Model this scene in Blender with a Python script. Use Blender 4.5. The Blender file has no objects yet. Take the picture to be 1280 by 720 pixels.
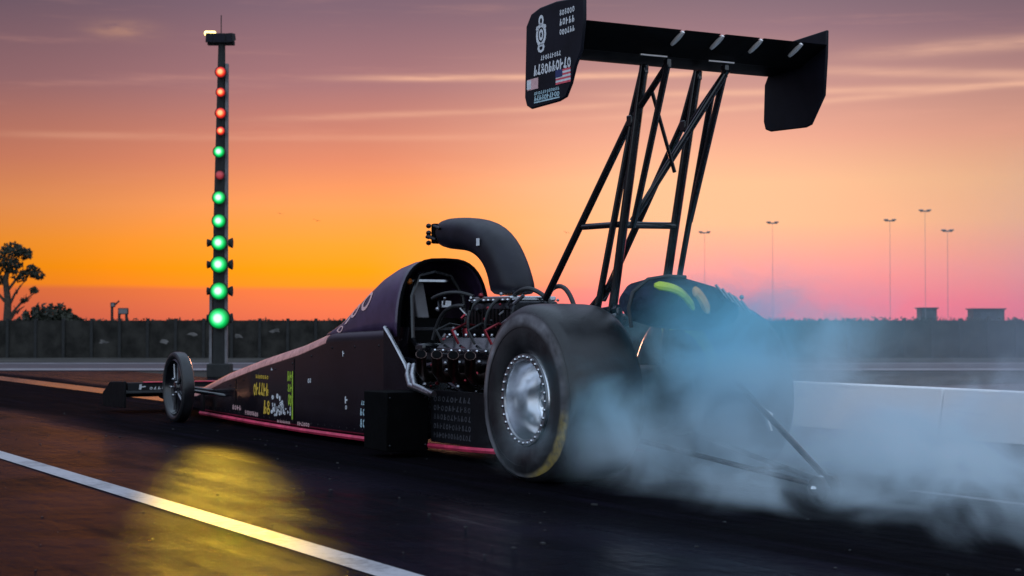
import bpy, bmesh, math, random
from mathutils import Vector, Matrix
random.seed(7)
S = bpy.context.scene
COL = S.collection
PI = math.pi

# ------------------------------------------------------------------ frames
F = 2110.0                      # focal length in pixels of a 1280 px wide frame
EYE = 0.81
TILT = math.atan(47 / F)
TH = math.radians(29)           # heading of the track, left of straight ahead
RT = Vector((math.cos(TH), math.sin(TH), 0))
HD = Vector((-math.sin(TH), math.cos(TH), 0))
OR = Vector((.05, 8.68, 0)) + RT * .71     # rear axle of the dragster on the ground
CAR = Matrix.Translation(OR) @ Matrix.Rotation(TH, 4, 'Z')   # local x right, y forward, z up

def at(px, py, Y):
    """point on the line through a pixel of the photo, Y metres in front"""
    d = Vector(((px - 640) / F, 1, -(py - 360) / F))
    c, s = math.cos(TILT), math.sin(TILT)
    r = Vector((d.x, d.y * c - d.z * s, d.y * s + d.z * c))
    return Vector((0, 0, EYE)) + r * (Y / r.y)

# ------------------------------------------------------------------ materials
def lin(c):
    return tuple(((x / 255) / 12.92 if x / 255 <= .04045 else ((x / 255 + .055) / 1.055) ** 2.4) for x in c)

class X:
    """tiny wrapper so that node maths reads as maths"""
    def __init__(s, nt, sock): s.nt, s.s = nt, sock
    def _op(s, op, a, b=None, c=None, clamp=False):
        n = s.nt.nodes.new('ShaderNodeMath'); n.operation = op; n.use_clamp = clamp
        for i, q in enumerate((a, b, c)):
            if q is None: continue
            if isinstance(q, X): s.nt.links.new(q.s, n.inputs[i])
            else: n.inputs[i].default_value = q
        return X(s.nt, n.outputs[0])
    def __add__(s, o): return s._op('ADD', s, o)
    def __radd__(s, o): return s._op('ADD', s, o)
    def __sub__(s, o): return s._op('SUBTRACT', s, o)
    def __rsub__(s, o): return s._op('SUBTRACT', o, s)
    def __mul__(s, o): return s._op('MULTIPLY', s, o)
    def __rmul__(s, o): return s._op('MULTIPLY', s, o)
    def __truediv__(s, o): return s._op('DIVIDE', s, o)
    def abs(s): return s._op('ABSOLUTE', s)
    def pow(s, k): return s._op('POWER', s, k)
    def exp(s): return s._op('EXPONENT', s)
    def max(s, o): return s._op('MAXIMUM', s, o)
    def min(s, o): return s._op('MINIMUM', s, o)
    def clamp(s): return s._op('ADD', s, 0.0, clamp=True)
    def smooth(s, a, b):
        n = s.nt.nodes.new('ShaderNodeMapRange'); n.interpolation_type = 'SMOOTHSTEP'
        s.nt.links.new(s.s, n.inputs['Value'])
        lo, hi, f, t = (a, b, 0., 1.) if a < b else (b, a, 1., 0.)
        n.inputs['From Min'].default_value = lo; n.inputs['From Max'].default_value = hi
        n.inputs['To Min'].default_value = f; n.inputs['To Max'].default_value = t
        return X(s.nt, n.outputs['Result'])

def sep(nt, v):
    n = nt.nodes.new('ShaderNodeSeparateXYZ'); nt.links.new(v, n.inputs[0])
    return [X(nt, n.outputs[i]) for i in range(3)]
def comb(nt, *xs):
    n = nt.nodes.new('ShaderNodeCombineXYZ')
    for i, q in enumerate(xs):
        if isinstance(q, X): nt.links.new(q.s, n.inputs[i])
        else: n.inputs[i].default_value = q
    return n.outputs[0]
def noise(nt, vec, scale, detail=4, rough=.5, dist=0.):
    n = nt.nodes.new('ShaderNodeTexNoise')
    nt.links.new(vec, n.inputs['Vector'])
    n.inputs['Scale'].default_value = scale; n.inputs['Detail'].default_value = detail
    n.inputs['Roughness'].default_value = rough; n.inputs['Distortion'].default_value = dist
    return X(nt, n.outputs['Fac'])
def ramp(nt, fac, stops, interp='LINEAR'):
    n = nt.nodes.new('ShaderNodeValToRGB'); n.color_ramp.interpolation = interp
    e = n.color_ramp.elements
    while len(e) < len(stops): e.new(.5)
    for el, (p, c) in zip(e, stops):
        el.position = p; el.color = (*c, 1)
    nt.links.new(fac.s, n.inputs[0])
    return n.outputs[0]
def mix(nt, fac, a, b, mode='MIX'):
    n = nt.nodes.new('ShaderNodeMix'); n.data_type = 'RGBA'; n.blend_type = mode
    for i, q in ((0, fac), (6, a), (7, b)):
        if isinstance(q, X): nt.links.new(q.s, n.inputs[i])
        elif isinstance(q, tuple): n.inputs[i].default_value = (*q, 1)
        elif isinstance(q, (int, float)): n.inputs[i].default_value = q
        else: nt.links.new(q, n.inputs[i])
    return n.outputs[2]

def new_mat(name):
    m = bpy.data.materials.new(name); m.use_nodes = True
    nt = m.node_tree
    return m, nt, nt.nodes['Principled BSDF']

def mat(name, base, rough=.5, metal=0., scale=8., amt=.25, bump=0., bscale=None, coat=0., spec=.5, rvar=.12, emit=None, estr=0.):
    """surface with uneven colour, gloss and relief from noise in the object's own space"""
    m, nt, p = new_mat(name)
    tc = nt.nodes.new('ShaderNodeTexCoord')
    n = noise(nt, tc.outputs['Object'], scale, 5, .6)
    dark = tuple(max(0, c * (1 - amt)) for c in base); light = tuple(min(1, c * (1 + amt)) for c in base)
    nt.links.new(mix(nt, n.smooth(.3, .7), dark, light), p.inputs['Base Color'])
    n2 = noise(nt, tc.outputs['Object'], scale * 2.7, 4, .6)
    r = (n2 - .5) * (rvar * 2) + rough
    nt.links.new(r.clamp().s, p.inputs['Roughness'])
    p.inputs['Metallic'].default_value = metal
    p.inputs['Specular IOR Level'].default_value = spec
    p.inputs['Coat Weight'].default_value = coat
    p.inputs['Coat Roughness'].default_value = .12
    if bump:
        b = nt.nodes.new('ShaderNodeBump'); b.inputs['Strength'].default_value = bump
        b.inputs['Distance'].default_value = .02
        nt.links.new(noise(nt, tc.outputs['Object'], bscale or scale * 6, 4).s, b.inputs['Height'])
        nt.links.new(b.outputs[0], p.inputs['Normal'])
    if emit:
        p.inputs['Emission Color'].default_value = (*emit, 1)
        p.inputs['Emission Strength'].default_value = estr
    return m

M = {}
M['paint'] = mat('black_paint', (.005, .004, .007), .22, 0, 3, .3, coat=.25, spec=.25, rvar=.06)
M['purple'] = mat('dark_purple_paint', (.055, .03, .075), .35, 0, 4, .35, coat=.5)
M['carbon'] = mat('carbon', (.005, .005, .007), .45, 0, 14, .3, spec=.25)
M['wingblack'] = mat('wing_black', (.004, .004, .005), .55, 0, 5, .3, spec=.12)
M['plate'] = mat('endplate_black', (.007, .007, .013), .5, 0, 5, .3, spec=.2)
M['matte'] = mat('matte_black', (.0025, .0025, .003), .8, 0, 10, .3, spec=.06)
M['cloth'] = mat('black_cloth', (.02, .024, .045), .9, 0, 12, .4, bump=.5, bscale=30, spec=.2)
M['tube'] = mat('black_tube', (.009, .009, .012), .22, .2, 6, .2, coat=.5)
M['steel'] = mat('steel', (.38, .38, .40), .35, 1, 20, .25)
M['dsteel'] = mat('dark_steel', (.034, .034, .038), .35, 1, 20, .3)
M['chrome'] = mat('chrome', (.7, .7, .72), .15, 1, 20, .08, rvar=.05)
M['alu'] = mat('aluminium', (.55, .56, .58), .3, 1, 16, .12)
M['palemetal'] = mat('pale_bracket', (.92, .84, .82), .4, 0, 20, .06)
M['header'] = mat('header_pipe', (.12, .08, .07), .38, 1, 9, .5)
M['redtrim'] = mat('red_trim', (.72, .05, .12), .4, 0, 10, .3, coat=.3)
M['redano'] = mat('red_anodised', (.26, .025, .035), .3, .8, 20, .2)
M['hose'] = mat('rubber_hose', (.015, .015, .017), .5, 0, 20, .3)
M['white'] = mat('white_decal', (.75, .75, .78), .45, 0, 40, .12)
M['pinkw'] = mat('pale_pink_decal', (.75, .45, .45), .4, 0, 40, .12)
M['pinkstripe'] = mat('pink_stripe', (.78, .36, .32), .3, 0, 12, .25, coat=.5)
M['yellow'] = mat('yellow_decal', (.80, .50, .06), .5, 0, 60, .3)
M['lime'] = mat('lime_decal', (.42, .60, .05), .5, 0, 60, .35)
M['ice'] = mat('pale_blue_decal', (.45, .62, .68), .5, 0, 60, .15)
M['flagred'] = mat('flag_red', (.75, .10, .14), .5, 0, 40, .2)
M['flagblue'] = mat('flag_blue', (.03, .04, .15), .5, 0, 40, .2)
M['orange'] = mat('orange_fabric', (.85, .42, .14), .7, 0, 20, .3)
M['greyfaint'] = mat('faint_grey', (.05, .05, .06), .5, 0, 20, .4)
M['greyp'] = mat('grey_plastic', (.16, .15, .16), .6, 0, 8, .2)
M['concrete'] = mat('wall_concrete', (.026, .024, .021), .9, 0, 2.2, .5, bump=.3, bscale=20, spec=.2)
M['post'] = mat('post_dark', (.014, .014, .014), .8, 0, 6, .3)
M['patch'] = mat('paint_patch', (.11, .10, .095), .9, 0, 5, .6)
def wall_mat():
    m, nt, p = new_mat('white_wall_paint')
    tc = nt.nodes.new('ShaderNodeTexCoord'); x, y, z = sep(nt, tc.outputs['Object'])
    n = noise(nt, comb(nt, x, y * 1.1, z * 9.), 1.6, 6, .65); f = noise(nt, tc.outputs['Object'], 22, 4)
    nt.links.new(mix(nt, n.smooth(.56, .78) * .55, (.86, .86, .87), (.22, .21, .21)), p.inputs['Base Color'])
    p.inputs['Roughness'].default_value = .65
    b = nt.nodes.new('ShaderNodeBump'); b.inputs['Strength'].default_value = .2; b.inputs['Distance'].default_value = .01
    nt.links.new(f.s, b.inputs['Height']); nt.links.new(b.outputs[0], p.inputs['Normal'])
    return m
M['wallwhite'] = wall_mat()
M['bark'] = mat('bark', (.05, .035, .025), .9, 0, 8, .4)
M['leaf'] = mat('leaf', (.018, .020, .010), .8, 0, .8, .5)
M['mast'] = mat('mast_grey', (.30, .27, .27), .7, 0, 2, .15)
M['hut'] = mat('hut_wall', (.03, .03, .04), .8, 0, 1, .3)
M['glass'] = mat('window_glass', (.03, .03, .04), .1, 0, 1, .2)

def lens(name, stops, e):
    """domed lens lit from behind: hottest in the middle of the dome"""
    m, nt, p = new_mat(name)
    tc = nt.nodes.new('ShaderNodeTexCoord'); nx, ny, nz = sep(nt, tc.outputs['Normal'])
    col = ramp(nt, (ny * -1.).clamp(), stops)
    p.inputs['Base Color'].default_value = (*[c * .3 for c in stops[1][1]], 1)
    nt.links.new(col, p.inputs['Emission Color']); p.inputs['Emission Strength'].default_value = e
    return m
M['greenlens'] = lens('green_lens', [(.15, (.0, .07, .012)), (.45, (.0, .22, .035)), (.70, (.0, .50, .09)), (.87, (.06, .90, .28)), (.965, (.75, 1, .88))], 1.25)
M['redlens'] = lens('red_lens', [(.15, (.14, .004, .006)), (.5, (.42, .012, .010)), (.72, (.85, .035, .015)), (.86, (1, .2, .06)), (.95, (1, .6, .25))], 1.15)
M['dimlens'] = lens('dim_red_lens', [(.15, (.04, .004, .006)), (.6, (.16, .012, .02)), (1, (.42, .05, .07))], 1.0)  # low emission gives this lens a faint glow
M['flood'] = mat('flood_glass', (.6, .5, .2), .4, emit=(1, .78, .25), estr=3.0)

# rubber with worn, scuffed sheen
def rubber(name):
    m, nt, p = new_mat(name)
    tc = nt.nodes.new('ShaderNodeTexCoord'); v = tc.outputs['Object']
    n = noise(nt, v, 6, 6, .65); f = noise(nt, v, 60, 3)
    nt.links.new(mix(nt, n.smooth(.35, .75), (.007, .007, .009), (.022, .022, .025)), p.inputs['Base Color'])
    nt.links.new(((n - .5) * .3 + .38).s, p.inputs['Roughness'])
    p.inputs['Specular IOR Level'].default_value = .55
    b = nt.nodes.new('ShaderNodeBump'); b.inputs['Strength'].default_value = .18; b.inputs['Distance'].default_value = .01
    nt.links.new((f * .5 + n).s, b.inputs['Height']); nt.links.new(b.outputs[0], p.inputs['Normal'])
    return m
M['rubber'] = rubber('tyre_rubber')
# worn scuff band on the sidewall: patchy paint of a given colour over rubber
def worn(name, col, lo, hi, sc=14):
    m, nt, p = new_mat(name)
    tc = nt.nodes.new('ShaderNodeTexCoord')
    n = noise(nt, tc.outputs['Object'], sc, 6, .7)
    nt.links.new(mix(nt, n.smooth(lo, hi), (.03, .03, .034), col), p.inputs['Base Color'])
    p.inputs['Roughness'].default_value = .42
    return m
def sidewall_mat():
    """ring of rubbed-off maker's lettering: greyed rubber all round, yellow paint left on the lower rear arc"""
    m, nt, p = new_mat('rubbed_sidewall')
    tc = nt.nodes.new('ShaderNodeTexCoord'); x, y, z = sep(nt, tc.outputs['Object'])
    ang = (z - .428)._op('ARCTAN2', z - .428, y)          # 0 forward, +-pi rearward
    n = noise(nt, tc.outputs['Object'], 4, 5, .6); f = noise(nt, tc.outputs['Object'], 26, 4, .6)
    rr = ((z - .428) * (z - .428) + y * y).pow(.5)
    ring = rr.smooth(.37, .405) * rr.smooth(.455, .43)
    grey = mix(nt, ring * n.smooth(.25, .75) * .9, (.014, .014, .016), (.30, .29, .315))  # grey ring carries painted sheen as well as worn lettering
    yel = ang.smooth(-1.55, -1.95) * (1. - ang.smooth(-2.9, -3.1))
    nt.links.new(mix(nt, ring * yel * (f * .5 + n * .5).smooth(.3, .6) * .9, grey, (.44, .31, .05)), p.inputs['Base Color'])
    nt.links.new(((n - .5) * .2 + .36).s, p.inputs['Roughness'])
    return m
M['scuff'] = sidewall_mat()
M['wornlime'] = worn('worn_lime', (.55, .70, .06), .2, .5)

# ------------------------------------------------------------------ mesh building
class MB:
    def __init__(s): s.bm = bmesh.new()
    def face(s, pts):
        vs = [s.bm.verts.new(p) for p in pts]
        return s.bm.faces.new(vs)
    def box(s, x0, x1, y0, y1, z0, z1, m=None):
        c = [(x, y, z) for x in (x0, x1) for y in (y0, y1) for z in (z0, z1)]
        v = [s.bm.verts.new((m @ Vector(p)) if m else p) for p in c]
        for q in ((0, 1, 3, 2), (4, 6, 7, 5), (0, 4, 5, 1), (2, 3, 7, 6), (0, 2, 6, 4), (1, 5, 7, 3)):
            s.bm.faces.new([v[i] for i in q])
        return s
    def loft(s, rings, caps=True, close=True):
        R = [[s.bm.verts.new(p) for p in r] for r in rings]
        n = len(R[0])
        for a, b in zip(R, R[1:]):
            for i in range(n if close else n - 1):
                s.bm.faces.new((a[i], a[(i + 1) % n], b[(i + 1) % n], b[i]))
        if caps and close:
            s.bm.faces.new(R[0][::-1]); s.bm.faces.new(R[-1])
        return s
    def tube(s, pts, r, n=8, flat=1.0):
        pts = [Vector(p) for p in pts]
        rs = r if isinstance(r, (list, tuple)) else [r] * len(pts)
        rings = []
        up = None
        for i, p in enumerate(pts):
            t = (pts[min(i + 1, len(pts) - 1)] - pts[max(i - 1, 0)]).normalized()
            if up is None:
                up = t.orthogonal().normalized() if abs(t.x) > .9 else Vector((1, 0, 0))
            a = (up - t * up.dot(t))
            a = a.normalized() if a.length > 1e-4 else t.orthogonal().normalized()
            up = a
            b = t.cross(a)
            rings.append([p + (a * math.cos(k * 2 * PI / n) + b * math.sin(k * 2 * PI / n) * flat) * rs[i] for k in range(n)])
        return s.loft(rings)
    def lathe_x(s, prof, n=48, c=(0, 0, 0), fn=None, a0=0., a1=2 * PI, closed_prof=False):
        """profile of (x, r) turned about an axis along x"""
        full = abs(a1 - a0 - 2 * PI) < 1e-6
        m = n if full else n + 1
        rows = []
        for k in range(m):
            a = a0 + (a1 - a0) * k / n
            row = []
            for (x, r) in prof:
                p = Vector((c[0] + x, c[1] + r * math.cos(a), c[2] + r * math.sin(a)))
                if fn: p = fn(p)
                row.append(s.bm.verts.new(p))
            rows.append(row)
        kk = len(prof)
        for k in range(n):
            a, b = rows[k], rows[(k + 1) % m]
            for i in range(kk if closed_prof else kk - 1):
                s.bm.faces.new((a[i], a[(i + 1) % kk], b[(i + 1) % kk], b[i]))
        return s
    def prism(s, poly, ax, d0, d1):
        """polygon in the plane across axis ax ('x','y','z'), extruded from d0 to d1"""
        def P(q, d):
            return {'x': (d, q[0], q[1]), 'y': (q[0], d, q[1]), 'z': (q[0], q[1], d)}[ax]
        return s.loft([[P(q, d0) for q in poly], [P(q, d1) for q in poly]])
    def ball(s, c, r, n=10, sc=(1, 1, 1)):
        bmesh.ops.create_uvsphere(s.bm, u_segments=n, v_segments=max(4, n // 2), radius=r,
                                  matrix=Matrix.Translation(c) @ Matrix.Diagonal((*sc, 1)))
        return s
    def build(s, name, m, parent=None, bevel=0., smooth=True, matrix=None):
        bmesh.ops.recalc_face_normals(s.bm, faces=s.bm.faces[:])
        me = bpy.data.meshes.new(name); s.bm.to_mesh(me); s.bm.free()
        o = bpy.data.objects.new(name, me); COL.objects.link(o)
        me.materials.append(M[m] if isinstance(m, str) else m)
        if bevel:
            b = o.modifiers.new('bevel', 'BEVEL'); b.width = bevel; b.segments = 2; b.limit_method = 'ANGLE'; b.angle_limit = math.radians(40)
        if smooth:
            for p in me.polygons: p.use_smooth = True
            try: me.set_sharp_from_angle(angle=math.radians(38))
            except Exception: pass
        if matrix is not None: o.matrix_world = matrix
        if parent is not None: o.parent = parent
        return o

def explode(o):
    """every loose piece of a mesh becomes an object of its own under the same parent"""
    bm = bmesh.new(); bm.from_mesh(o.data); bm.verts.ensure_lookup_table()
    seen = set(); isl = []
    for v in bm.verts:
        if v.index in seen: continue
        st = [v]; seen.add(v.index); grp = []
        while st:
            q = st.pop(); grp.append(q.index)
            for e in q.link_edges:
                w = e.other_vert(q)
                if w.index not in seen: seen.add(w.index); st.append(w)
        isl.append(set(grp))
    out = []
    for g in isl[1:] + isl[:1]:
        b2 = bm.copy(); b2.verts.ensure_lookup_table()
        bmesh.ops.delete(b2, geom=[v for v in b2.verts if v.index not in g], context='VERTS')
        me = o.data if g is isl[0] else bpy.data.meshes.new(o.name.split('.')[0])
        if g is not isl[0]:
            for m in o.data.materials: me.materials.append(m)
            p = o.copy(); p.data = me; COL.objects.link(p)
        else: p = o
        b2.to_mesh(me); b2.free(); out.append(p)
    bm.free()
    return out

def tag(o, label=None, cat=None, group=None, kind=None):
    if label: o['label'] = label
    if cat: o['category'] = cat
    if group: o['group'] = group
    if kind: o['kind'] = kind
    return o
def empty(name, mw, label, cat, group=None):
    o = bpy.data.objects.new(name, None); COL.objects.link(o); o.matrix_world = mw
    o.empty_display_size = .2
    return tag(o, label, cat, group)
def lerp_tab(tab, u):
    if u <= tab[0][0]: return tab[0][1:]
    for a, b in zip(tab, tab[1:]):
        if u <= b[0]:
            t = (u - a[0]) / (b[0] - a[0])
            return tuple(x + (y - x) * t for x, y in zip(a[1:], b[1:]))
    return tab[-1][1:]

# ------------------------------------------------------------------ writing-like marks
def quad(mb, P, a, b, c, d, e=.0015):
    """flat decal piece: P maps (s,t) on the panel to a point at height off it"""
    lo = [P(*q, 0.) for q in (a, b, c, d)]; hi = [P(*q, e) for q in (a, b, c, d)]
    mb.loft([lo, hi])
def glyphs(mb, P, s0, s1, t0, t1, n, seed, gap=.22):
    """a row of n letter-like marks (the lettering is too small to read in the photo)"""
    rnd = random.Random(seed)
    w = (s1 - s0) / n
    for i in range(n):
        a = s0 + i * w + w * gap * .5; b = s0 + (i + 1) * w - w * gap * .5
        sg = 1 if b > a else -1; c = (a + b) / 2; h = (t1 - t0)
        g = rnd.randrange(6); hw = abs(b - a) / 2
        f = lambda x, y: (c + sg * hw * x, t0 + h * y)
        j = lambda k_: rnd.uniform(-k_, k_)
        if g in (0, 3):
            ringmark(mb, P, c, t0 + h * (.45 + j(.06)), hw * .95, h * .48, .45, 8)
        elif g == 1:
            quad(mb, P, f(-.9, .05), f(-.3, .0), f(.2, .95), f(-.4, 1)); ringmark(mb, P, c + sg * hw * .45, t0 + h * .3, hw * .5, h * .28, .5, 6)
        elif g == 2:
            quad(mb, P, f(-.8, .0), f(-.2, .0), f(-.2, 1.0), f(-.8, .9)); quad(mb, P, f(-.2, .35), f(.9, .45 + j(.1)), f(.9, .65), f(-.2, .6))
        elif g == 4:
            ringmark(mb, P, c, t0 + h * .27, hw * .9, h * .26, .5, 7); ringmark(mb, P, c, t0 + h * .75, hw * .7, h * .24, .5, 7)
        else:
            quad(mb, P, f(-.9, .1), f(.8, .0), f(.8, .25), f(-.9, .3)); quad(mb, P, f(-.5, .3), f(.1, .25), f(.6, 1), f(0, 1))
def ringmark(mb, P, s, t, rs, rt, w=.35, n=12):
    for k in range(n):
        a0, a1 = 2 * PI * k / n, 2 * PI * (k + 1) / n
        f = lambda a, r: (s + rs * r * math.cos(a), t + rt * r * math.sin(a))
        quad(mb, P, f(a0, 1), f(a1, 1), f(a1, 1 - w), f(a0, 1 - w))

# =================================================================== DRAGSTER
car = empty('dragster', CAR, 'long black rear-engined dragster with a tall rear wing, launching in tyre smoke', 'race car')
def B(): return MB()

# --- body shell: rounded sections along the length
BODY = [  # u, half width, bottom, top
    (2.42, .375, .065, .80), (3.32, .375, .062, .775), (3.9, .365, .06, .672), (4.8, .33, .06, .558),
    (5.8, .275, .062, .418), (6.7, .215, .062, .262), (7.6, .15, .08, .25), (8.25, .09, .12, .20)]
def body_ring(u):
    hw, zb, zt = lerp_tab(BODY, u)
    r = min(.085, (zt - zb) * .4, hw * .6)
    pts = [(-hw + .03, zb), (-hw, zb + .03)]
    for k in range(6):
        a = PI - k / 5 * PI / 2
        pts.append((-hw + r + r * math.cos(a), zt - r + r * math.sin(a)))
    full = pts + [(-x, z) for x, z in pts[::-1]]
    return [(x, u, z) for x, z in full]
us = [2.42 + (8.25 - 2.42) * i / 44 for i in range(45)]
body = B().loft([body_ring(u) for u in us]).build('body', 'paint', car)
# red lip along the bottom edge
for s in (-1, 1):
    pts = [(s * (lerp_tab(BODY, u)[0] - .004), u, lerp_tab(BODY, u)[1] - .006) for u in [2.0 + i * (6.55 - 2.0) / 30 for i in range(31)]]
    B().tube(pts, .017, 6).build('bottom_lip', 'redtrim', car)
    B().tube([(s * .372, .5 + i * .16, .075 + .035 * (1 - i / 9) ** 2) for i in range(9)], .017, 6).build('bottom_lip', 'redtrim', car)
# panel joints and fasteners on the side
mb = B()
for u in (4.02, 5.45):
    hw, zb, zt = lerp_tab(BODY, u)
    for s in (-1, 1):
        mb.box(s * hw - .003, s * hw + .003, u - .006, u + .006, zb + .04, zt - .09)
explode(mb.build('panel_joint', 'dsteel', body))
mb = B()
rnd = random.Random(3)
for i in range(30):
    u = 2.5 + i * .13
    hw, zb, zt = lerp_tab(BODY, u)
    mb.ball((-hw - .001, u, zb + .05), .006, 6, (.4, 1, 1))
    if i % 3 == 0: mb.ball((-hw - .001, u, zt - .12), .009, 6, (.4, 1, 1))
explode(mb.build('fastener', 'dsteel', body))

def SIDE(s, t, e):           # the left flank: s is the station u, t the height
    hw = lerp_tab(BODY, s)[0]
    return (-hw - .002 - e, s, t)
def decal(m, fn, parent=None, name='decal', e=None):
    mb = B(); fn(mb); return mb.build(name, m, parent or body, smooth=False)
def rows(m, P, parent, name, *specs):
    for q in specs: decal(m, lambda mb: glyphs(mb, P, *q), parent, name)
rows('yellow', SIDE, body, 'lettering', (4.92, 4.60, .40, .43, 7, 1), (4.97, 4.60, .27, .37, 6, 2, .05), (4.72, 4.56, .13, .24, 2, 3, .05))
rows('lime', SIDE, body, 'lettering', (4.17, 4.07, .40, .475, 2, 4, .1), (4.16, 4.07, .32, .38, 2, 5, .1), (4.15, 4.07, .22, .31, 2, 25, .1))
decal('lime', lambda mb: quad(mb, SIDE, (4.065, .12), (4.045, .12), (4.045, .475), (4.065, .475)), body, 'stripe')
def scatter(mb):
    r = random.Random(11)
    for i in range(16):
        sx = 4.52 - r.random() * .46; t = .15 + r.random() * .14 - abs(sx - 4.3) * .1
        ringmark(mb, SIDE, sx, t, r.uniform(.012, .026), r.uniform(.010, .022), r.uniform(.4, .9), 7)
    for i in range(9): glyphs(mb, SIDE, 4.52 - i * .05, 4.48 - i * .05, .14 + r.uniform(0, .06), .18 + r.uniform(0, .06), 1, 40 + i)
decal('white', scatter, body, 'marking_pattern')
rows('pinkw', SIDE, body, 'lettering', (5.55, 5.30, .13, .17, 4, 6), (5.2, 4.85, .105, .14, 8, 7), (4.4, 4.1, .085, .105, 9, 8), (3.95, 3.7, .085, .115, 6, 9))
rows('white', SIDE, body, 'small_mark', (3.74, 3.67, .40, .435, 2, 12), (3.06, 3.0, .28, .33, 1, 13), (3.05, 3.01, .24, .27, 1, 14), (4.55, 4.5, .47, .49, 1, 15), (3.1, 3.06, .60, .64, 1, 16))
rows('ice', SIDE, body, 'lettering', (2.80, 2.66, .13, .19, 3, 17), (2.80, 2.66, .21, .26, 3, 18), (2.78, 2.66, .28, .31, 4, 19))
# highlight painted on in pale pink along the rounded upper edge of the flank
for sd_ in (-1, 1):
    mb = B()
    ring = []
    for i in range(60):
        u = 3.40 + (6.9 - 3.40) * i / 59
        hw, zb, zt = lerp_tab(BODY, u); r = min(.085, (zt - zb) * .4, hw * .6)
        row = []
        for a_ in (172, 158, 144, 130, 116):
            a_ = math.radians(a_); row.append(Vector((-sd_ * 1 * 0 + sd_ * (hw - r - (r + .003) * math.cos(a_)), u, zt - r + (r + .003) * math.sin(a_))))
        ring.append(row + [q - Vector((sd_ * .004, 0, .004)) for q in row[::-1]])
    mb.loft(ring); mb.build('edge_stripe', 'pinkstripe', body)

# --- cowl over the driver: an arched shell, open at the back
COWL = [(3.46, .335, .775), (3.22, .335, .90), (2.96, .335, 1.06), (2.75, .335, 1.16), (2.58, .335, 1.21), (2.42, .33, 1.235), (2.30, .33, 1.24)]
def cowl_ring(u, hw, zt, inset=0.):
    zb = .74; out = []
    for k in range(25):
        a = PI - PI * k / 24
        ex = .62
        cx, sz = math.cos(a), math.sin(a)
        out.append(((hw - inset) * math.copysign(abs(cx) ** ex, cx), u, zb + (zt - inset - zb) * abs(sz) ** .8))
    return out
cw = sorted(COWL)
uu = [2.30 + (3.46 - 2.30) * i / 18 for i in range(19)]
mb = B()
mb.loft([cowl_ring(u, *lerp_tab(cw, u)) for u in uu], caps=False, close=False)
cowl = mb.build('cowl', 'purple', car)
sm = cowl.modifiers.new('thickness', 'SOLIDIFY'); sm.thickness = .012; sm.offset = 0
# rim of the opening, padding, lettering on the slope
B().tube(cowl_ring(2.295, .33, 1.24), .012, 8).build('rim', 'matte', cowl)
def COW(s, t, e):   # s station, t = angle fraction 0 (left foot) .. 1 (top)
    hw, zt = lerp_tab(cw, s); zb = .74
    a = PI - PI / 2 * t; cx, sz = math.cos(a), math.sin(a)
    p = Vector((hw * math.copysign(abs(cx) ** .62, cx), s, zb + (zt - zb) * abs(sz) ** .8))
    c = Vector((0, s - .1, zb - .1)); n = (p - c).normalized()
    return p + n * (.010 + e)
def cowl_marks(mb):
    ringmark(mb, COW, 2.84, .36, .075, .13, .34, 14)
    ringmark(mb, COW, 3.02, .34, .06, .12, .36, 12)
    quad(mb, COW, (3.16, .18), (3.12, .18), (3.05, .5), (3.09, .5))
    quad(mb, COW, (3.28, .10), (3.25, .10), (3.15, .5), (3.19, .5))
    ringmark(mb, COW, 3.22, .12, .05, .08, .3, 10)
decal('pinkw', cowl_marks, cowl, 'number_marking')
# side panels behind the cowl with the pale sloping lip
LIP = [(2.42, .80), (2.38, .80), (2.28, .717), (2.09, .567), (2.03, .50), (1.98, .30), (1.96, .065)]
for s in (-1, 1):
    p = B().prism(LIP + [(2.415, .065)], 'x', s * .372 - .008, s * .372 + .008).build('side_panel', 'paint', car)
    B().tube([(s * .380, u, w) for u, w in [(2.40, .80)] + LIP[2:5]], .012, 6).build('edge_trim', 'alu', p)
# cockpit: back wall, roll bars, headrest, dash light strip
B().box(-.2, .2, 2.78, 2.80, .62, 1.02).build('cockpit_bulkhead', 'matte', car)
mb = B()
for v in (-.2, .2):
    mb.tube([(v, 2.36, .7), (v * .95, 2.40, 1.0), (v * .6, 2.44, 1.14), (0, 2.45, 1.17)], .018, 8)
    mb.tube([(v, 2.36, .72), (v * 1.2, 1.95, .52), (v * 1.3, 1.5, .4)], .018, 8)
mb.build('roll_cage', 'tube', car)
B().prism([(2.52, .86), (2.60, 1.10), (2.56, 1.12), (2.46, .86)], 'x', -.115, -.025).build('headrest', 'greyp', car, .01)
mb = B(); mb.box(-.17, .12, 2.47, 2.49, 1.100, 1.115)
strip = mb.build('cockpit_crossbar', 'alu', car)
B().ball((-.175, 2.46, 1.10), .022, 10).build('cockpit_knob', mat('orange_knob', (.9, .22, .03), .4), car)
B().box(.055, .125, 2.44, 2.45, .93, .975).build('cockpit_tag', 'white', car, .004)
B().prism([(2.1, .62), (2.5, .62), (2.5, .86), (2.44, .86), (2.40, .70), (2.1, .66)], 'x', -.2, .2).build('seat', 'matte', car, .02)

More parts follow.
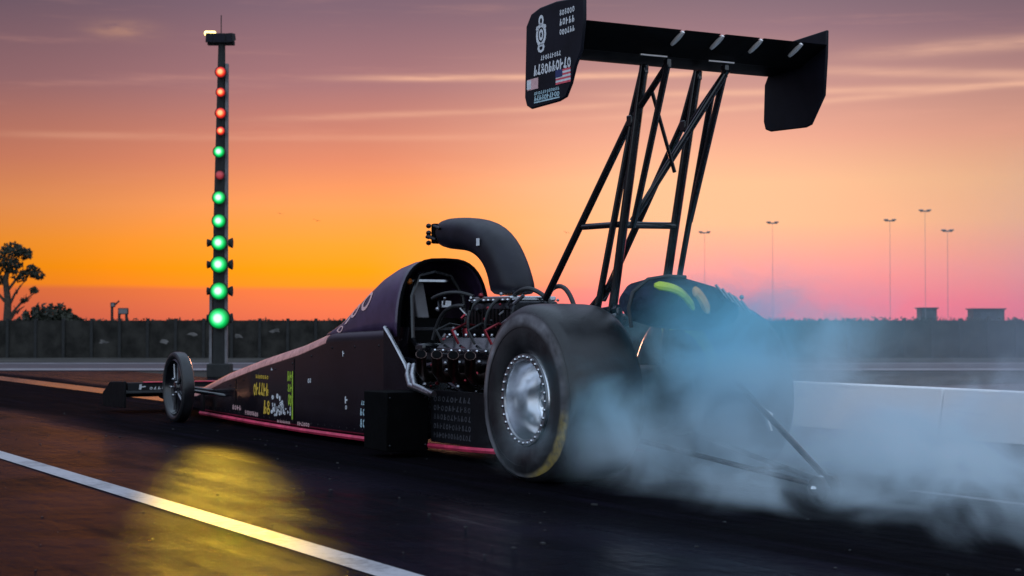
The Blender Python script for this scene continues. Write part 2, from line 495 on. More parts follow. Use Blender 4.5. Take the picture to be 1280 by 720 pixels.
# --- engine
rnd = random.Random(5)
eng = B().box(-.19, .19, .95, 1.78, .18, .56).build('engine_block', 'dsteel', car, .02)
for s in (-1, 1):
    R = Matrix.Translation((s * .23, 0, .60)) @ Matrix.Rotation(s * .75, 4, 'Y')
    mb = B(); mb.box(-.11, .11, .98, 1.76, -.08, .08, R); hd = mb.build('cylinder_head', 'dsteel', eng, .015)
    R2 = Matrix.Translation((s * .275, 0, .665)) @ Matrix.Rotation(s * .75, 4, 'Y')
    mb = B(); mb.box(-.075, .075, 1.0, 1.74, -.035, .055, R2); vc = mb.build('valve_cover', 'tube', eng, .03)
    mb = B()
    for i in range(7): mb.ball(R2 @ Vector((-.068, 1.04 + i * .11, .056)), .011, 6); mb.ball(R2 @ Vector((.068, 1.04 + i * .11, .056)), .011, 6)
    explode(mb.build('cover_bolt', 'chrome', eng))
    for i in range(4):
        u = 1.70 - i * .21
        mb = B()
        mb.tube([(s * .29, u, .53), (s * .37, u - .01, .50), (s * .45, u - .05, .50), (s * .52, u - .13, .545), (s * .565, u - .22, .64)], [.034, .033, .032, .032, .034], 10)
        h = mb.build('header_pipe', 'header', eng)
        B().tube([(s * .548, u - .184, .604), (s * .566, u - .2225, .643)], .029, 12).build('pipe_bore', 'matte', eng)  # black plug stands in for the shade inside the pipe
    for i in range(4):
        u = 1.66 - i * .21
        B().tube([(s * .33, u, .70), (s * .36, u + .03, .78), (s * .25, u + .07, .82), (s * .12, u + .1, .80)], .009, 6).build('spark_lead', 'redano' if i % 2 else 'hose', eng)
B().prism([(.98, .56), (1.74, .56), (1.70, .74), (1.02, .74)], 'x', -.13, .13).build('intake_manifold', 'dsteel', eng, .02)
blower = B().prism([(-.15, .74), (.15, .74), (.17, .80), (.17, .90), (.14, .955), (-.14, .955), (-.17, .90), (-.17, .80)], 'y', 1.08, 1.66).build('blower', 'dsteel', eng, .012)
mb = B()
for i in range(12): mb.box(-.176, .176, 1.11 + i * .045, 1.125 + i * .045, .79, .91)
explode(mb.build('blower_rib', 'dsteel', blower))
mb = B()
for i in range(10):
    for s in (-1, 1): mb.ball((s * .155, 1.1 + i * .06, .962), .010, 6)
explode(mb.build('blower_bolt', 'chrome', blower))
B().box(-.155, .155, 1.12, 1.62, .957, .985).build('injector_plate', 'alu', eng, .006)
B().lathe_x([(0, .0), (0, .085), (.03, .095), (.06, .095), (.08, .085), (.08, 0)], 24, (-.04, 1.80, .84)).build('blower_pulley', 'dsteel', eng)
B().tube([(.0, 1.86, .56), (.0, 1.92, .78), (.02, 1.90, .90)], [.06, .055, .04], 12).build('magneto', 'redano', eng)
mb = B(); mb.box(-.30, -.10, 1.80, 1.98, .58, .66); mb.build('fuel_pump', 'dsteel', eng, .02)
B().box(-.33, -.16, 1.93, 2.06, .645, .70, Matrix.Identity(4)).build('electronics_box', 'tube', eng, .015)
B().box(.02, .2, 1.96, 2.12, .60, .70).build('electronics_box', 'alu', eng, .015)
# injector scoop swept from its base up and forward
OUT = [(1.19, .985), (1.22, 1.06), (1.28, 1.16), (1.37, 1.27), (1.47, 1.36), (1.60, 1.435), (1.76, 1.48), (1.95, 1.50), (2.12, 1.505), (2.22, 1.495)]
INN = [(1.54, .985), (1.55, 1.06), (1.57, 1.12), (1.61, 1.175), (1.67, 1.215), (1.75, 1.25), (1.85, 1.275), (1.98, 1.29), (2.12, 1.30), (2.22, 1.315)]
HWs = [.115, .115, .118, .122, .126, .13, .134, .137, .138, .132]
rings = []
for (a, b, hw) in zip(OUT, INN, HWs):
    a, b = Vector((0, *a)), Vector((0, *b)); c = (a + b) / 2; h = (a - b) / 2
    rr = []
    for k in range(24):
        t = 2 * PI * k / 24; ct, st = math.cos(t), math.sin(t)
        rr.append(c + h * math.copysign(abs(st) ** .8, st) + Vector((hw * math.copysign(abs(ct) ** .75, ct), 0, 0)))
    rings.append(rr)
scoop = B().loft(rings, caps=True).build('injector_scoop', mat('scoop_black', (.010, .009, .016), .42, 0, 6, .3, spec=.3), eng)
ss = scoop.modifiers.new('smooth', 'SUBSURF'); ss.levels = ss.render_levels = 1
mb = B()
for k in range(3): mb.box(-.125 + k * .085, -.045 + k * .085, 2.20, 2.245, 1.34, 1.47)
explode(mb.build('scoop_butterfly', 'matte', scoop, .01))
mb = B()
for w in (1.345, 1.385, 1.41, 1.455): mb.ball((-.14, 2.245, w), .017, 8, (1, 1.4, 1))
mb.tube([(-.145, 2.13, 1.36), (-.15, 2.2, 1.38), (-.14, 2.27, 1.385)], .012, 6)
mb.tube([(-.142, 2.08, 1.43), (-.145, 2.16, 1.45)], .010, 6)
explode(mb.build('scoop_linkage', 'dsteel', scoop))
mb = B(); mb.box(-.137, -.130, 1.56, 1.59, 1.30, 1.345); mb.build('scoop_tag', 'white', scoop)
# hoses and clutter around the injector
mb = B()
for (a, b, c, d, r) in [((-.16, 1.70, .93), (-.22, 1.86, .95), (-.2, 1.98, .86), (-.22, 2.02, .72), .013),
                        ((-.14, 1.62, .99), (-.19, 1.72, 1.03), (-.24, 1.84, 1.02), (-.26, 1.95, .98), .011),
                        ((-.12, 1.15, .98), (-.13, 1.02, 1.05), (-.1, .90, 1.04), (-.06, .80, .93), .014),
                        ((.06, 1.10, .97), (.06, .95, 1.08), (.05, .82, 1.06), (.04, .72, .92), .014),
                        ((-.22, 1.3, .72), (-.26, 1.28, .86), (-.22, 1.26, .94), (-.15, 1.26, .97), .010),
                        ((-.22, 1.5, .72), (-.27, 1.5, .86), (-.22, 1.5, .94), (-.15, 1.5, .97), .010)]:
    pts = []
    P = [Vector(q) for q in (a, b, c, d)]
    for i in range(13):
        t = i / 12; pts.append(P[0] * (1 - t) ** 3 + P[1] * 3 * t * (1 - t) ** 2 + P[2] * 3 * t * t * (1 - t) + P[3] * t ** 3)
    B().tube(pts, r, 8).build('fuel_hose', 'hose', eng)
mb.bm.free()
mb = B(); mc = B(); mr = B()
for i in range(46):
    p = (rnd.uniform(-.30, -.12), rnd.uniform(1.0, 1.95), rnd.uniform(.60, 1.0))
    q = rnd.choice((mb, mb, mc, mr))
    if rnd.random() < .5: q.ball(p, rnd.uniform(.008, .018), 6)
    else: q.tube([p, (p[0] + rnd.uniform(-.04, .04), p[1] + rnd.uniform(-.09, .09), p[2] + rnd.uniform(-.05, .06))], rnd.uniform(.006, .011), 6)
for i in range(40):
    p = (rnd.uniform(-.42, -.33), rnd.uniform(1.05, 1.75), rnd.uniform(.42, .60))
    q = rnd.choice((mb, mc, mr))
    q.ball(p, rnd.uniform(.008, .016), 6)
[explode(q) for q in (mb.build('steel_fitting', 'steel', eng), mc.build('dark_fitting', 'dsteel', eng), mr.build('red_fitting', 'redano', eng))]
mb = B()
for u0, u1 in ((1.45, 1.75), (1.4, 1.68)):
    mb.tube([(-.37, u1 + .3, .56), (-.42, u1 + .22, .50), (-.46, u1 + .1, .44), (-.47, u0 + .1, .40)], .019, 10)
explode(mb.build('breather_tube', 'steel', eng))
mb = B()
mb.box(-.372, -.356, .45, 1.74, .10, .42)
lp = mb.build('lower_panel', 'carbon', car, .005)
def LOWP(s, t, e): return (-.374 - e, s, t)
rows('greyfaint', LOWP, lp, 'lettering', *[(1.7, 1.2, .13 + k * .055, .165 + k * .055, 13 - k, 60 + k) for k in range(5)])
B().box(.356, .372, .45, 1.74, .10, .42).build('lower_panel', 'carbon', car, .005)
# black box beside the engine
box = B().box(-.66, -.378, 1.76, 2.10, .045, .405).build('side_box', 'matte', car, .006)
mb = B()
for z in (.08, .37):
    mb.ball((-.40, 1.757, z), .008, 6); mb.ball((-.64, 1.757, z), .008, 6)
explode(mb.build('rivet', 'dsteel', box))

# --- chassis rails and rear end
mb = B()
for s in (-1, 1):
    mb.tube([(s * .33, 2.4, .14), (s * .33, 1.2, .13), (s * .28, .3, .18), (s * .24, -.25, .30)], .022, 8)
    mb.tube([(s * .30, 2.4, .60), (s * .30, 1.9, .56), (s * .24, .9, .72), (s * .2, .3, .86), (s * .18, -.1, .90)], .022, 8)
    mb.tube([(s * .28, .3, .18), (s * .2, .0, .88)], .018, 8)
    mb.tube([(s * .24, -.25, .30), (s * .18, -.1, .90)], .018, 8)
    mb.tube([(s * .30, 1.0, .14), (s * .22, .6, .80)], .016, 8)
mb.tube([(-.2, .3, .86), (.2, .3, .86)], .018, 8)
mb.build('chassis_rail', 'tube', car)
B().lathe_x([(-.33, 0), (-.33, .07), (-.17, .08), (-.13, .17), (.13, .17), (.17, .08), (.33, .07), (.33, 0)], 28, (0, 0, .43)).build('rear_axle', 'dsteel', car)
ch = B().lathe_x([(0, 0), (0, .19), (.3, .2), (.33, 0)], 24).build('clutch_housing', 'dsteel', car); ch.location = (0, .62, .50); ch.rotation_euler = (0, 0, PI / 2)

# --- rear tyres
TZ, TR = .428, .495
def squat(cx):
    def fn(p):
        d = p.z - TZ
        if d < 0:
            k = min(1, -d / TR)
            p = Vector((p.x, p.y, TZ + d * (1 - .135 * k ** 1.2)))
            p.z = max(p.z, .003)
            a = math.atan2(p.y, -d)
            wr = math.sin(a * 11 + 1.3) * .006 * k ** 1.2 * (1 if abs(p.x - cx) > .19 else 0)
            p.x = cx + (p.x - cx) * (1 + .06 * k ** 3) + math.copysign(wr, 1)
        return p
    return fn
def rear_wheel(cx, s):
    """cx middle of the tyre, s = which way its outer face looks (-1 left)"""
    w = .215
    prof = [(-.17, .215), (-.205, .235), (-.222, .27), (-.232, .33), (-.230, .39), (-.220, .44), (-.20, .475), (-.17, .490), (-.12, .495)]
    prof = prof + [(0, .497)] + [(-x, r) for x, r in prof[::-1]]
    t = B().lathe_x(prof, 96, (cx, 0, TZ), squat(cx)).build('rear_tyre', 'rubber', car)
    # deep polished rim, open towards the outside
    o = s * .165
    rim = [(o + s * .035, .238), (o + s * .050, .230), (o + s * .050, .206), (o + s * .02, .200), (o - s * .05, .192), (o - s * .14, .186), (o - s * .155, .17), (o - s * .160, .115),
           (o - s * .135, .085), (o - s * .12, .06), (o - s * .10, .055), (o - s * .10, 0)]
    B().lathe_x(rim, 64, (cx, 0, TZ)).build('rim', 'chromerim', t)
    # inner side of the rim
    i_ = -s * .165
    B().lathe_x([(i_ - s * .03, .238), (i_ - s * .04, .21), (i_ + s * .02, .19), (i_ + s * .05, .1), (i_ + s * .05, 0)], 48, (cx, 0, TZ)).build('rim_back', 'dsteel', t)
    B().lathe_x([(o + s * .050, .239), (o + s * .060, .236), (o + s * .060, .208), (o + s * .050, .204)], 64, (cx, 0, TZ), closed_prof=True).build('beadlock_ring', 'steel', t)
    mb = B()
    for k in range(32):
        a = 2 * PI * k / 32
        mb.ball((cx + o + s * .064, .222 * math.cos(a), TZ + .222 * math.sin(a)), .0095, 8, (.8, 1, 1))
    explode(mb.build('beadlock_bolt', 'chrome', t))
    mb = B()
    for k in range(5):
        a = 2 * PI * k / 5 + .3
        mb.ball((cx + o - s * .14, .095 * math.cos(a), TZ + .095 * math.sin(a)), .014, 8)
    mb.lathe_x([(o - s * .1, 0), (o - s * .1, .045), (o - s * .05, .04), (o - s * .04, 0)], 24, (cx, 0, TZ))
    mb.build('hub', 'alu', t)
    return t
M['chromerim'] = mat('polished_rim', (.86, .87, .90), .2, 1, 5, .06, rvar=.05)
LC, RC = -.71 + .235, .71 - .235
tl = rear_wheel(LC, -1); tr = rear_wheel(RC, 1)
tl['label'] = 'rear tyre with yellow lettering and open polished wheel'
def band(t, cx, s, r0, r1, a0, a1, m, name, dx=.0025):
    def xs(r): # sidewall bulge at radius r
        tab = [(.235, .205), (.27, .222), (.33, .232), (.39, .230), (.44, .220), (.475, .20)]
        return lerp_tab(tab, r)[0] + dx
    rs = [r0 + (r1 - r0) * i / 4 for i in range(5)]
    prof = [(s * xs(r), r) for r in rs] + [(s * (xs(r) - .006), r) for r in rs[::-1]]
    n = max(6, int(abs(a1 - a0) / .06))
    fn = squat(cx)
    return B().lathe_x(prof, n, (cx, 0, TZ), fn, a0, a1, closed_prof=True).build(name, m, t)
# car-local angle: 0 forward, 90 up, 180 rearward
D = math.radians
band(tl, LC, -1, .375, .45, 0., 2 * PI, 'scuff', 'sidewall_lettering')
band(tr, RC, -1, .36, .43, D(70), D(150), 'wornlime', 'sidewall_lettering')

# --- front wheels and axle
FU, FR = 6.15, .295
def front_wheel(cx, s):
    prof = [(-.03, .235), (-.045, .245), (-.052, .262), (-.050, .278), (-.040, .291), (-.02, .295), (0, .296)]
    prof = prof + [(-x, r) for x, r in prof[-2::-1]]
    t = B().lathe_x(prof, 56, (cx, FU, FR), lambda p: Vector((p.x, p.y, max(p.z, .003)))).build('front_tyre', 'rubber', car)
    B().lathe_x([(s * .035, .238), (s * .042, .225), (s * .02, .215), (s * .0, .20), (s * .012, .06), (s * .03, .045), (s * .035, 0)], 40, (cx, FU, FR)).build('rim', 'tube', t)
    mb = B()
    for k in range(5):
        a = 2 * PI * k / 5
        mb.ball((cx + s * .035, FU + .07 * math.cos(a), FR + .07 * math.sin(a)), .013, 8)
        mb.tube([(cx + s * .02, FU + .06 * math.cos(a), FR + .06 * math.sin(a)), (cx + s * .012, FU + .2 * math.cos(a), FR + .2 * math.sin(a))], .01, 6)
    mb.build('hub', 'steel', t)
front_wheel(-.55, -1); front_wheel(.55, 1)
B().tube([(-.52, FU, .295), (-.25, FU, .24), (.25, FU, .24), (.52, FU, .295)], .022, 8).build('front_axle', 'tube', car)
mb = B()
for s in (-1, 1):
    mb.tube([(s * .50, FU - .02, .27), (s * .2, FU - .5, .22)], .014, 8)
    mb.tube([(s * .50, FU - .06, .30), (s * .1, FU - .08, .24)], .010, 8)
mb.box(-.30, -.285, 6.25, 6.32, .08, .28)
explode(mb.build('steering_arm', 'tube', car))

# --- front wing
fw = B().prism([(7.70, .185), (7.78, .235), (8.02, .215), (8.26, .145), (8.28, .13), (8.0, .155)], 'x', -.56, .56).build('front_wing', 'wingblack', car, .004)
for s in (-1, 1):
    B().prism([(7.62, .06), (7.62, .30), (8.10, .285), (8.34, .18), (8.34, .05)], 'x', s * .575 - .010, s * .575 + .010).build('endplate', 'wingblack', fw, .005)
mb = B(); mb.prism([(7.60, .215), (7.62, .285), (7.66, .29), (7.72, .225)], 'x', -.555, .555); mb.build('flap', 'wingblack', fw, .003)
B().box(-.40, .30, 7.60, 7.66, .288, .296).build('trim', 'redtrim', fw)  # red strip stands in for a reflection along the top edge
def FW(s, t, e): return (s, 7.612 - .02 * (t - .21) / .07 - e - .004 + .0 * t, t)
rows('white', FW, fw, 'lettering', (-.47, -.38, .225, .275, 1, 71), (-.36, .1, .222, .25, 12, 72))

# --- rear wing on its struts
WT = math.radians(12)
def wing_section(u0, u1, w0, thick, camber):
    """closed aerofoil outline in (u,w) from leading u0 to trailing u1"""
    top, bot = [], []
    for k in range(11):
        t = k / 10; th = thick * 2.6 * (math.sqrt(t) * (1 - t) * .9 + .04 * (1 - t) + .02)
        u = u0 + (u1 - u0) * t; c = w0[0] + (w0[1] - w0[0]) * t - camber * 4 * t * (1 - t)
        top.append((u, c + th / 2)); bot.append((u, c - th / 2))
    return top + bot[::-1]
wing = B().prism(wing_section(-.13, -.47, (2.19, 2.205), .028, .012), 'x', -.735, .735).build('rear_wing', 'wingblack', car)
# upper flap, standing up at the back, split by four narrow slots at its mounts
fl = B()
def FL(x, t, e):  # t up the flap
    return Vector((x, -.475 - .20 * t - e, 2.188 + .066 * t + .022 * t * t))
xs_ = [-.735, -.185, -.16, .055, .085, .30, .325, .56, .58, .735]
def slab(mb, x0, x1, t0, t1):
    a = [FL(x0, t0, 0), FL(x1, t0, 0), FL(x1, t1, 0), FL(x0, t1, 0)]
    b = [FL(x0, t0, .010), FL(x1, t0, .010), FL(x1, t1, .010), FL(x0, t1, .010)]
    mb.loft([a, b])
for i in range(0, len(xs_) - 1):
    slot = i % 2 == 1
    if slot: slab(fl, xs_[i], xs_[i + 1], -.15, .93)
    else: slab(fl, xs_[i], xs_[i + 1], -.15, 1.0)
fl.build('flap', 'wingblack', wing, smooth=False)
mb = B()
for x in (-.172, .07, .312, .57):
    mb.loft([[FL(x + dx, t, 0) + Vector((0, -oy, -oz)) for dx, oy, oz in ((-wd, .0, .001), (wd, .0, .001), (wd, .014, .012), (-wd, .014, .012))] for t, wd in ((.46, .004), (.55, .009), (.72, .011), (.86, .010), (.99, .006))])
explode(mb.build('flap_bracket', 'palemetal', wing, .002))
mb = B()
for x in (-.22, .20):
    a = Vector((x, -.54, 2.158)); mb.box(x - .07, x + .09, -.478, -.470, 2.172, 2.179)
explode(mb.build('slot_trim', 'palemetal', wing))  # pale strips stand in for sky light through the slots
EPL = [(-.12, 2.33), (-.17, 2.385), (-.26, 2.405), (-.42, 2.41), (-.685, 2.39), (-.685, 2.281), (-.655, 2.133), (-.60, 2.065), (-.56, 1.985), (-.51, 1.925), (-.44, 1.912), (-.17, 1.905), (-.125, 1.925), (-.105, 1.97)]
epl = B().prism(EPL, 'x', -.752, -.735).build('endplate', 'plate', wing, .006)
EPR = [(-.15, 2.13), (-.27, 2.32), (-.33, 2.335), (-.68, 2.355), (-.675, 2.22), (-.655, 2.015), (-.545, 1.872), (-.50, 1.862), (-.20, 1.87), (-.155, 1.885), (-.14, 1.93)]
epr = B().prism(EPR, 'x', .735, .752).build('endplate', 'plate', wing, .006)
def EP(s, t, e): return (-.7525 - e, s, t)
def crest(mb):
    ringmark(mb, EP, -.275, 2.335, .025, .03, .5, 10); ringmark(mb, EP, -.275, 2.265, .05, .06, .35, 14)
    ringmark(mb, EP, -.275, 2.265, .022, .03, .5, 8); ringmark(mb, EP, -.275, 2.20, .035, .025, .5, 8)
    for k in (-1, 1): ringmark(mb, EP, -.275 + k * .035, 2.30, .015, .015, .6, 6)
decal('white', crest, epl, 'crest')
rows('white', EP, epl, 'lettering', (-.455, -.60, 2.33, 2.36, 6, 81), (-.455, -.60, 2.28, 2.315, 5, 82), (-.455, -.60, 2.235, 2.265, 6, 83),
     (-.27, -.47, 2.135, 2.16, 9, 84), (-.20, -.565, 2.065, 2.12, 10, 85, .08))
def flag(mb, s0, s1, t0, t1, which):
    n = 7
    for k in range(n):
        if k % 2 == which: quad(mb, EP, (s0, t0 + (t1 - t0) * k / n), (s1, t0 + (t1 - t0) * k / n), (s1, t0 + (t1 - t0) * (k + 1) / n), (s0, t0 + (t1 - t0) * (k + 1) / n))
decal('flagred', lambda m: flag(m, -.42, -.56, 1.995, 2.065, 0), epl, 'flag_stripe')
decal('white', lambda m: flag(m, -.42, -.56, 1.995, 2.065, 1), epl, 'flag_stripe')
decal('flagblue', lambda m: quad(m, lambda s, t, e: EP(s, t, e + .0016), (-.42, 2.03), (-.485, 2.03), (-.485, 2.066), (-.42, 2.066)), epl, 'flag_canton')
decal('pinkw', lambda m: quad(m, EP, (-.135, 2.0), (-.245, 2.0), (-.245, 2.055), (-.135, 2.055)), epl, 'flag_field')
decal('white', lambda m: quad(m, lambda s, t, e: EP(s, t, e + .0016), (-.135, 2.005), (-.175, 2.005), (-.175, 2.05), (-.135, 2.05)), epl, 'flag_band')
rows('ice', EP, epl, 'lettering', (-.205, -.455, 1.968, 1.985, 12, 86), (-.205, -.455, 1.938, 1.965, 10, 87, .05))
decal('ice', lambda m: quad(m, EP, (-.205, 1.928), (-.455, 1.928), (-.455, 1.935), (-.205, 1.935)), epl, 'stripe')

def strut(name, a, b, r, flat=1., n=10, m='tube'):
    return B().tube([a, b], r, n, flat).build(name, m, wing)
V = .185
strut('wing_strut', (-V, -.04, .88), (-V, -.35, 2.15), .022, 1.3)
strut('wing_strut', (V, .04, .88), (V, -.30, 2.15), .022, 1.3)
strut('wing_strut', (-V - .035, .05, .9), (-V, -.24, 1.87), .018)
strut('wing_strut', (V + .035, -.02, .9), (V, -.42, 2.0), .016)
B().tube([(-V, .66, .96), (-V, -.23, 1.885), (-V, -.345, 2.14)], .020, 10).build('wing_brace', 'tube', wing)
B().tube([(V, .64, .96), (V, -.16, 1.885), (V, -.29, 2.14)], .020, 10).build('wing_brace', 'tube', wing)
for s in (-V, V):
    strut('wing_brace', (s, -.22, 1.87), (s, -.56, 2.12), .017)
strut('wing_brace', (-V, -.24, 1.32), (-V, -.56, 2.12), .017)
strut('wing_brace', (V, -.22, 1.36), (V, -.54, 2.12), .017)
strut('wing_brace', (-V, -.235, 1.35), (V, -.54, 2.10), .017)
strut('wing_brace', (-V, -.42, 2.0), (-.02, -.38, 1.60), .010)
strut('wing_brace', (-V, .25, 1.345), (-V, -.13, 1.34), .017)
strut('wing_brace', (-V, -.16, 1.335), (V, -.09, 1.345), .019)
strut('wing_brace', (-V, .20, .88), (-V, -.08, 1.06), .022)
mb = B()
for s, u0 in ((-V, -.23), (V, -.18)):
    mb.box(s - .022, s + .022, u0 - .03, u0 + .02, 1.84, 1.90)
for s, us2 in ((-V, (-.35, -.56)), (V, (-.30, -.54))):
    for u in us2: mb.box(s - .014, s + .014, u - .02, u + .02, 2.10, 2.15)
explode(mb.build('strut_clamp', 'tube', wing, .006))

# --- parachute packs, wheelie bar
pp = B()
prof = [(-.30, .045), (-.25, .09), (-.1, .125), (.08, .13), (.24, .115), (.36, .06)]
rings = []
for (x, r) in prof:
    zc = .93 - .16 * max(0, x) ** 1.2
    rings.append([(x, -.34 + r * 1.25 * math.cos(2 * PI * k / 18), zc + r * (1 + .08 * math.sin(5 * k)) * math.sin(2 * PI * k / 18)) for k in range(18)])
pack = pp.loft(rings).build('parachute_pack', 'cloth', car)
mb = B()
mb.tube([(-.24 + .24 * t, -.52 - .02 * math.sin(PI * t), 1.012 - .02 * t - .10 * t ** 3) for t in [i / 10 for i in range(11)]], [.012] + [.027] * 9 + [.012], 8, .7)
mb.build('strap', M['wornlime'], pack)
B().tube([(-.01 + .09 * t, -.53, .985 - .11 * t * t) for t in [i / 8 for i in range(9)]], [.014] + [.033] * 7 + [.014], 8, .7).build('strap', 'orange', pack)
loop = [(-.30, -.40, .80), (-.315, -.40, .90), (-.29, -.40, .98), (-.20, -.40, 1.045), (-.08, -.40, 1.062), (.04, -.39, 1.06)]
B().tube(loop, .010, 8).build('release_cable', 'hose', pack)
mb = B()
for k in range(5): mb.tube([(.18 + k * .04, -.46, 1.02 - k * .02), (.24 + k * .04, -.47, .95 - k * .02)], .008, 6)
mb.ball((.37, -.34, .955), .02, 8); mb.ball((.42, -.36, .96), .013, 8)
explode(mb.build('buckle', 'steel', pack))
wb = B()
wb.tube([(.22, -.10, .62), (.29, -.42, .56), (.06, -1.50, .10)], .015, 8)
wb.tube([(.24, -.15, .24), (.06, -1.50, .085)], .013, 8)
wb.tube([(-.22, -.15, .24), (-.02, -1.50, .085)], .013, 8)
wb.tube([(-.08, -1.15, .135), (.10, -1.15, .135)], .010, 8)
wbo = wb.build('wheelie_bar', 'tube', car)
for x in (-.02, .06):
    B().lathe_x([(-.02, .02), (-.02, .05), (-.012, .062), (.012, .062), (.02, .05), (.02, .02)], 24, (x, -1.52, .063), closed_prof=True).build('wheelie_wheel', 'rubber', wbo)
mb = B()
mb.ball((-.045, -1.52, .07), .018, 8); mb.ball((.085, -1.52, .07), .016, 8); mb.ball((.02, -1.49, .11), .018, 8)
explode(mb.build('axle_bolt', 'chrome', wbo))
B().tube([(.22, -.72, .42), (.27, -.75, .37), (.30, -.76, .28)], .014, 8).build('chrome_bracket', 'chrome', car)
B().tube([(.24, -.75, .40), (.30, -.77, .36)], .012, 8).build('chrome_bracket', 'chrome', car)

# =================================================================== LIGHT TOWER
TY = 26.3
tb = at(274, 471, TY); tb.z = 0
tw = empty('timing_light_tower', Matrix.Translation(tb), 'tall dark pole of glowing red and green round start lamps beside the track', 'light tower')
def tz(py): return at(275, py, TY).z
B().tube([(0, 0, .02), (0, 0, 2.4), (.02, 0, tz(55))], [.11, .10, .055], 10).build('pole', 'post', tw)
B().box(-.17, .19, -.17, .17, 0, .22).build('base', 'post', tw, .02)
mb = B(); mb.box(.085, .125, -.05, .05, .2, tz(80)); mb.box(-.15, -.11, -.05, .05, .2, tz(360)); mb.build('cable_tray', 'greyp', tw)
lamps = [(92, 'r', 7.5), (117, 'r', 6.5), (143, 'r', 7.5), (165, 'r', 6), (191, 'g', 8), (220, 'd', 6.5), (248, 'g', 9), (277, 'g', 9.5), (304, 'g', 10.5), (331, 'g', 11.5), (364, 'g', 12), (398, 'g', 14.5)]
for py, k, rp in lamps:
    r = rp / F * TY * .92; x = at({'r': 278, 'd': 277, 'g': 276}[k], py, TY).x - tb.x; z = tz(py)
    mb = B()
    def lat_y(mb, prof, n=24):
        bm2 = MB(); rows = []
        for i in range(n):
            a = 2 * PI * i / n
            rows.append([(x + rr * math.cos(a), -y, z + rr * math.sin(a)) for y, rr in prof])
        mb.loft([[rows[i][j] for i in range(n)] for j in range(len(prof))], caps=False)
        bm2.bm.free(); return mb
    hs = lat_y(mb, [(.05, .01), (.05, r * .8), (.14, r * 1.06), (.17, r * 1.06), (.17, r * .98), (.15, r * .95)]).build('lamp_housing', 'post', tw)
    ln = lat_y(B(), [(.15 + r * .9 * math.sin(q), max(.001, r * .96 * math.cos(q))) for q in [i * PI / 16 for i in range(9)]]).build('lens', {'r': 'redlens', 'g': 'greenlens', 'd': 'dimlens'}[k], hs)
    if k == 'd': ln['label'] = 'unlit dark red lens'
for py in (304, 331, 364, 398):
    z = tz(py); r = 6.5 / F * TY
    for sx in (-1, 1):
        x = .155 if sx > 0 else -.12
        rr = r if sx > 0 else r * .75
        mb = B()
        mb.lathe_x([(0, .01), (0, rr * .7), (sx * .05, rr), (sx * .06, rr), (sx * .06, rr * .8), (sx * .03, .01)], 16, (x, -.08, z))
        mb.build('side_lamp', 'post', tw)
hz = tz(55)
mb = B(); mb.box(-.20, .22, -.05, .05, hz - .02, hz + .05); mb.build('crossarm', 'post', tw, .01)
for x, rot in ((-.13, .3), (.0, .0), (.15, -.45)):
    R = Matrix.Translation((x, -.06, hz + .09)) @ Matrix.Rotation(rot, 4, 'Z') @ Matrix.Rotation(.25, 4, 'X')
    mb = B(); mb.loft([[R @ Vector(q) for q in ((-.07, .07, -.05), (.07, .07, -.05), (.07, .07, .05), (-.07, .07, .05))],
                       [R @ Vector(q) for q in ((-.10, -.07, -.075), (.10, -.07, -.075), (.10, -.07, .075), (-.10, -.07, .075))]])
    fh = mb.build('floodlight', 'post', tw, .008)
    mb = B(); mb.box(-.085, .085, -.076, -.0705, -.06, .06, R); mb.build('glass', 'glass', fh)
mb = B(); mb.box(-.10, .08, -.06, .02, .10, .17, Matrix.Translation((-.14, -.05, hz + .02)))
lit = mb.build('floodlight', 'flood', tw, .02); lit['label'] = 'small lit yellow floodlight'
B().tube([(.01, 0, hz), (.01, 0, hz + .45)], .008, 6).build('antenna', 'post', tw)
sp = bpy.data.lights.new('floodlight_lamp', 'SPOT'); so = bpy.data.objects.new('floodlight_lamp', sp); COL.objects.link(so)
sp.color = (1, .60, .035); sp.energy = 16000; sp.spot_size = math.radians(9); sp.spot_blend = 1.0; sp.shadow_soft_size = .12
so.location = tb + Vector((-.18, -.22, hz + .14))
tgt = Vector((-1.24, 7.3, 0)); so.rotation_euler = (tgt - so.location).to_track_quat('-Z', 'Y').to_euler()
so.scale = (.26, 1, 1)
bpy.context.view_layer.update()
so.parent = tw; so.matrix_parent_inverse = tw.matrix_world.inverted()

# =================================================================== SETTING
def sheet(name, pts, m, z, mw=None):
    mb = B(); mb.face([(p[0], p[1], z) for p in pts])
    return tag(mb.build(name, m, None, smooth=False, matrix=mw), kind='structure')
# ground beyond the track
g = mat('dry_ground', (.045, .04, .035), .95, 0, .5, .5, spec=.15)
sheet('ground', [(-900, -60), (900, -60), (900, 1500), (-900, 1500)], g, 0)

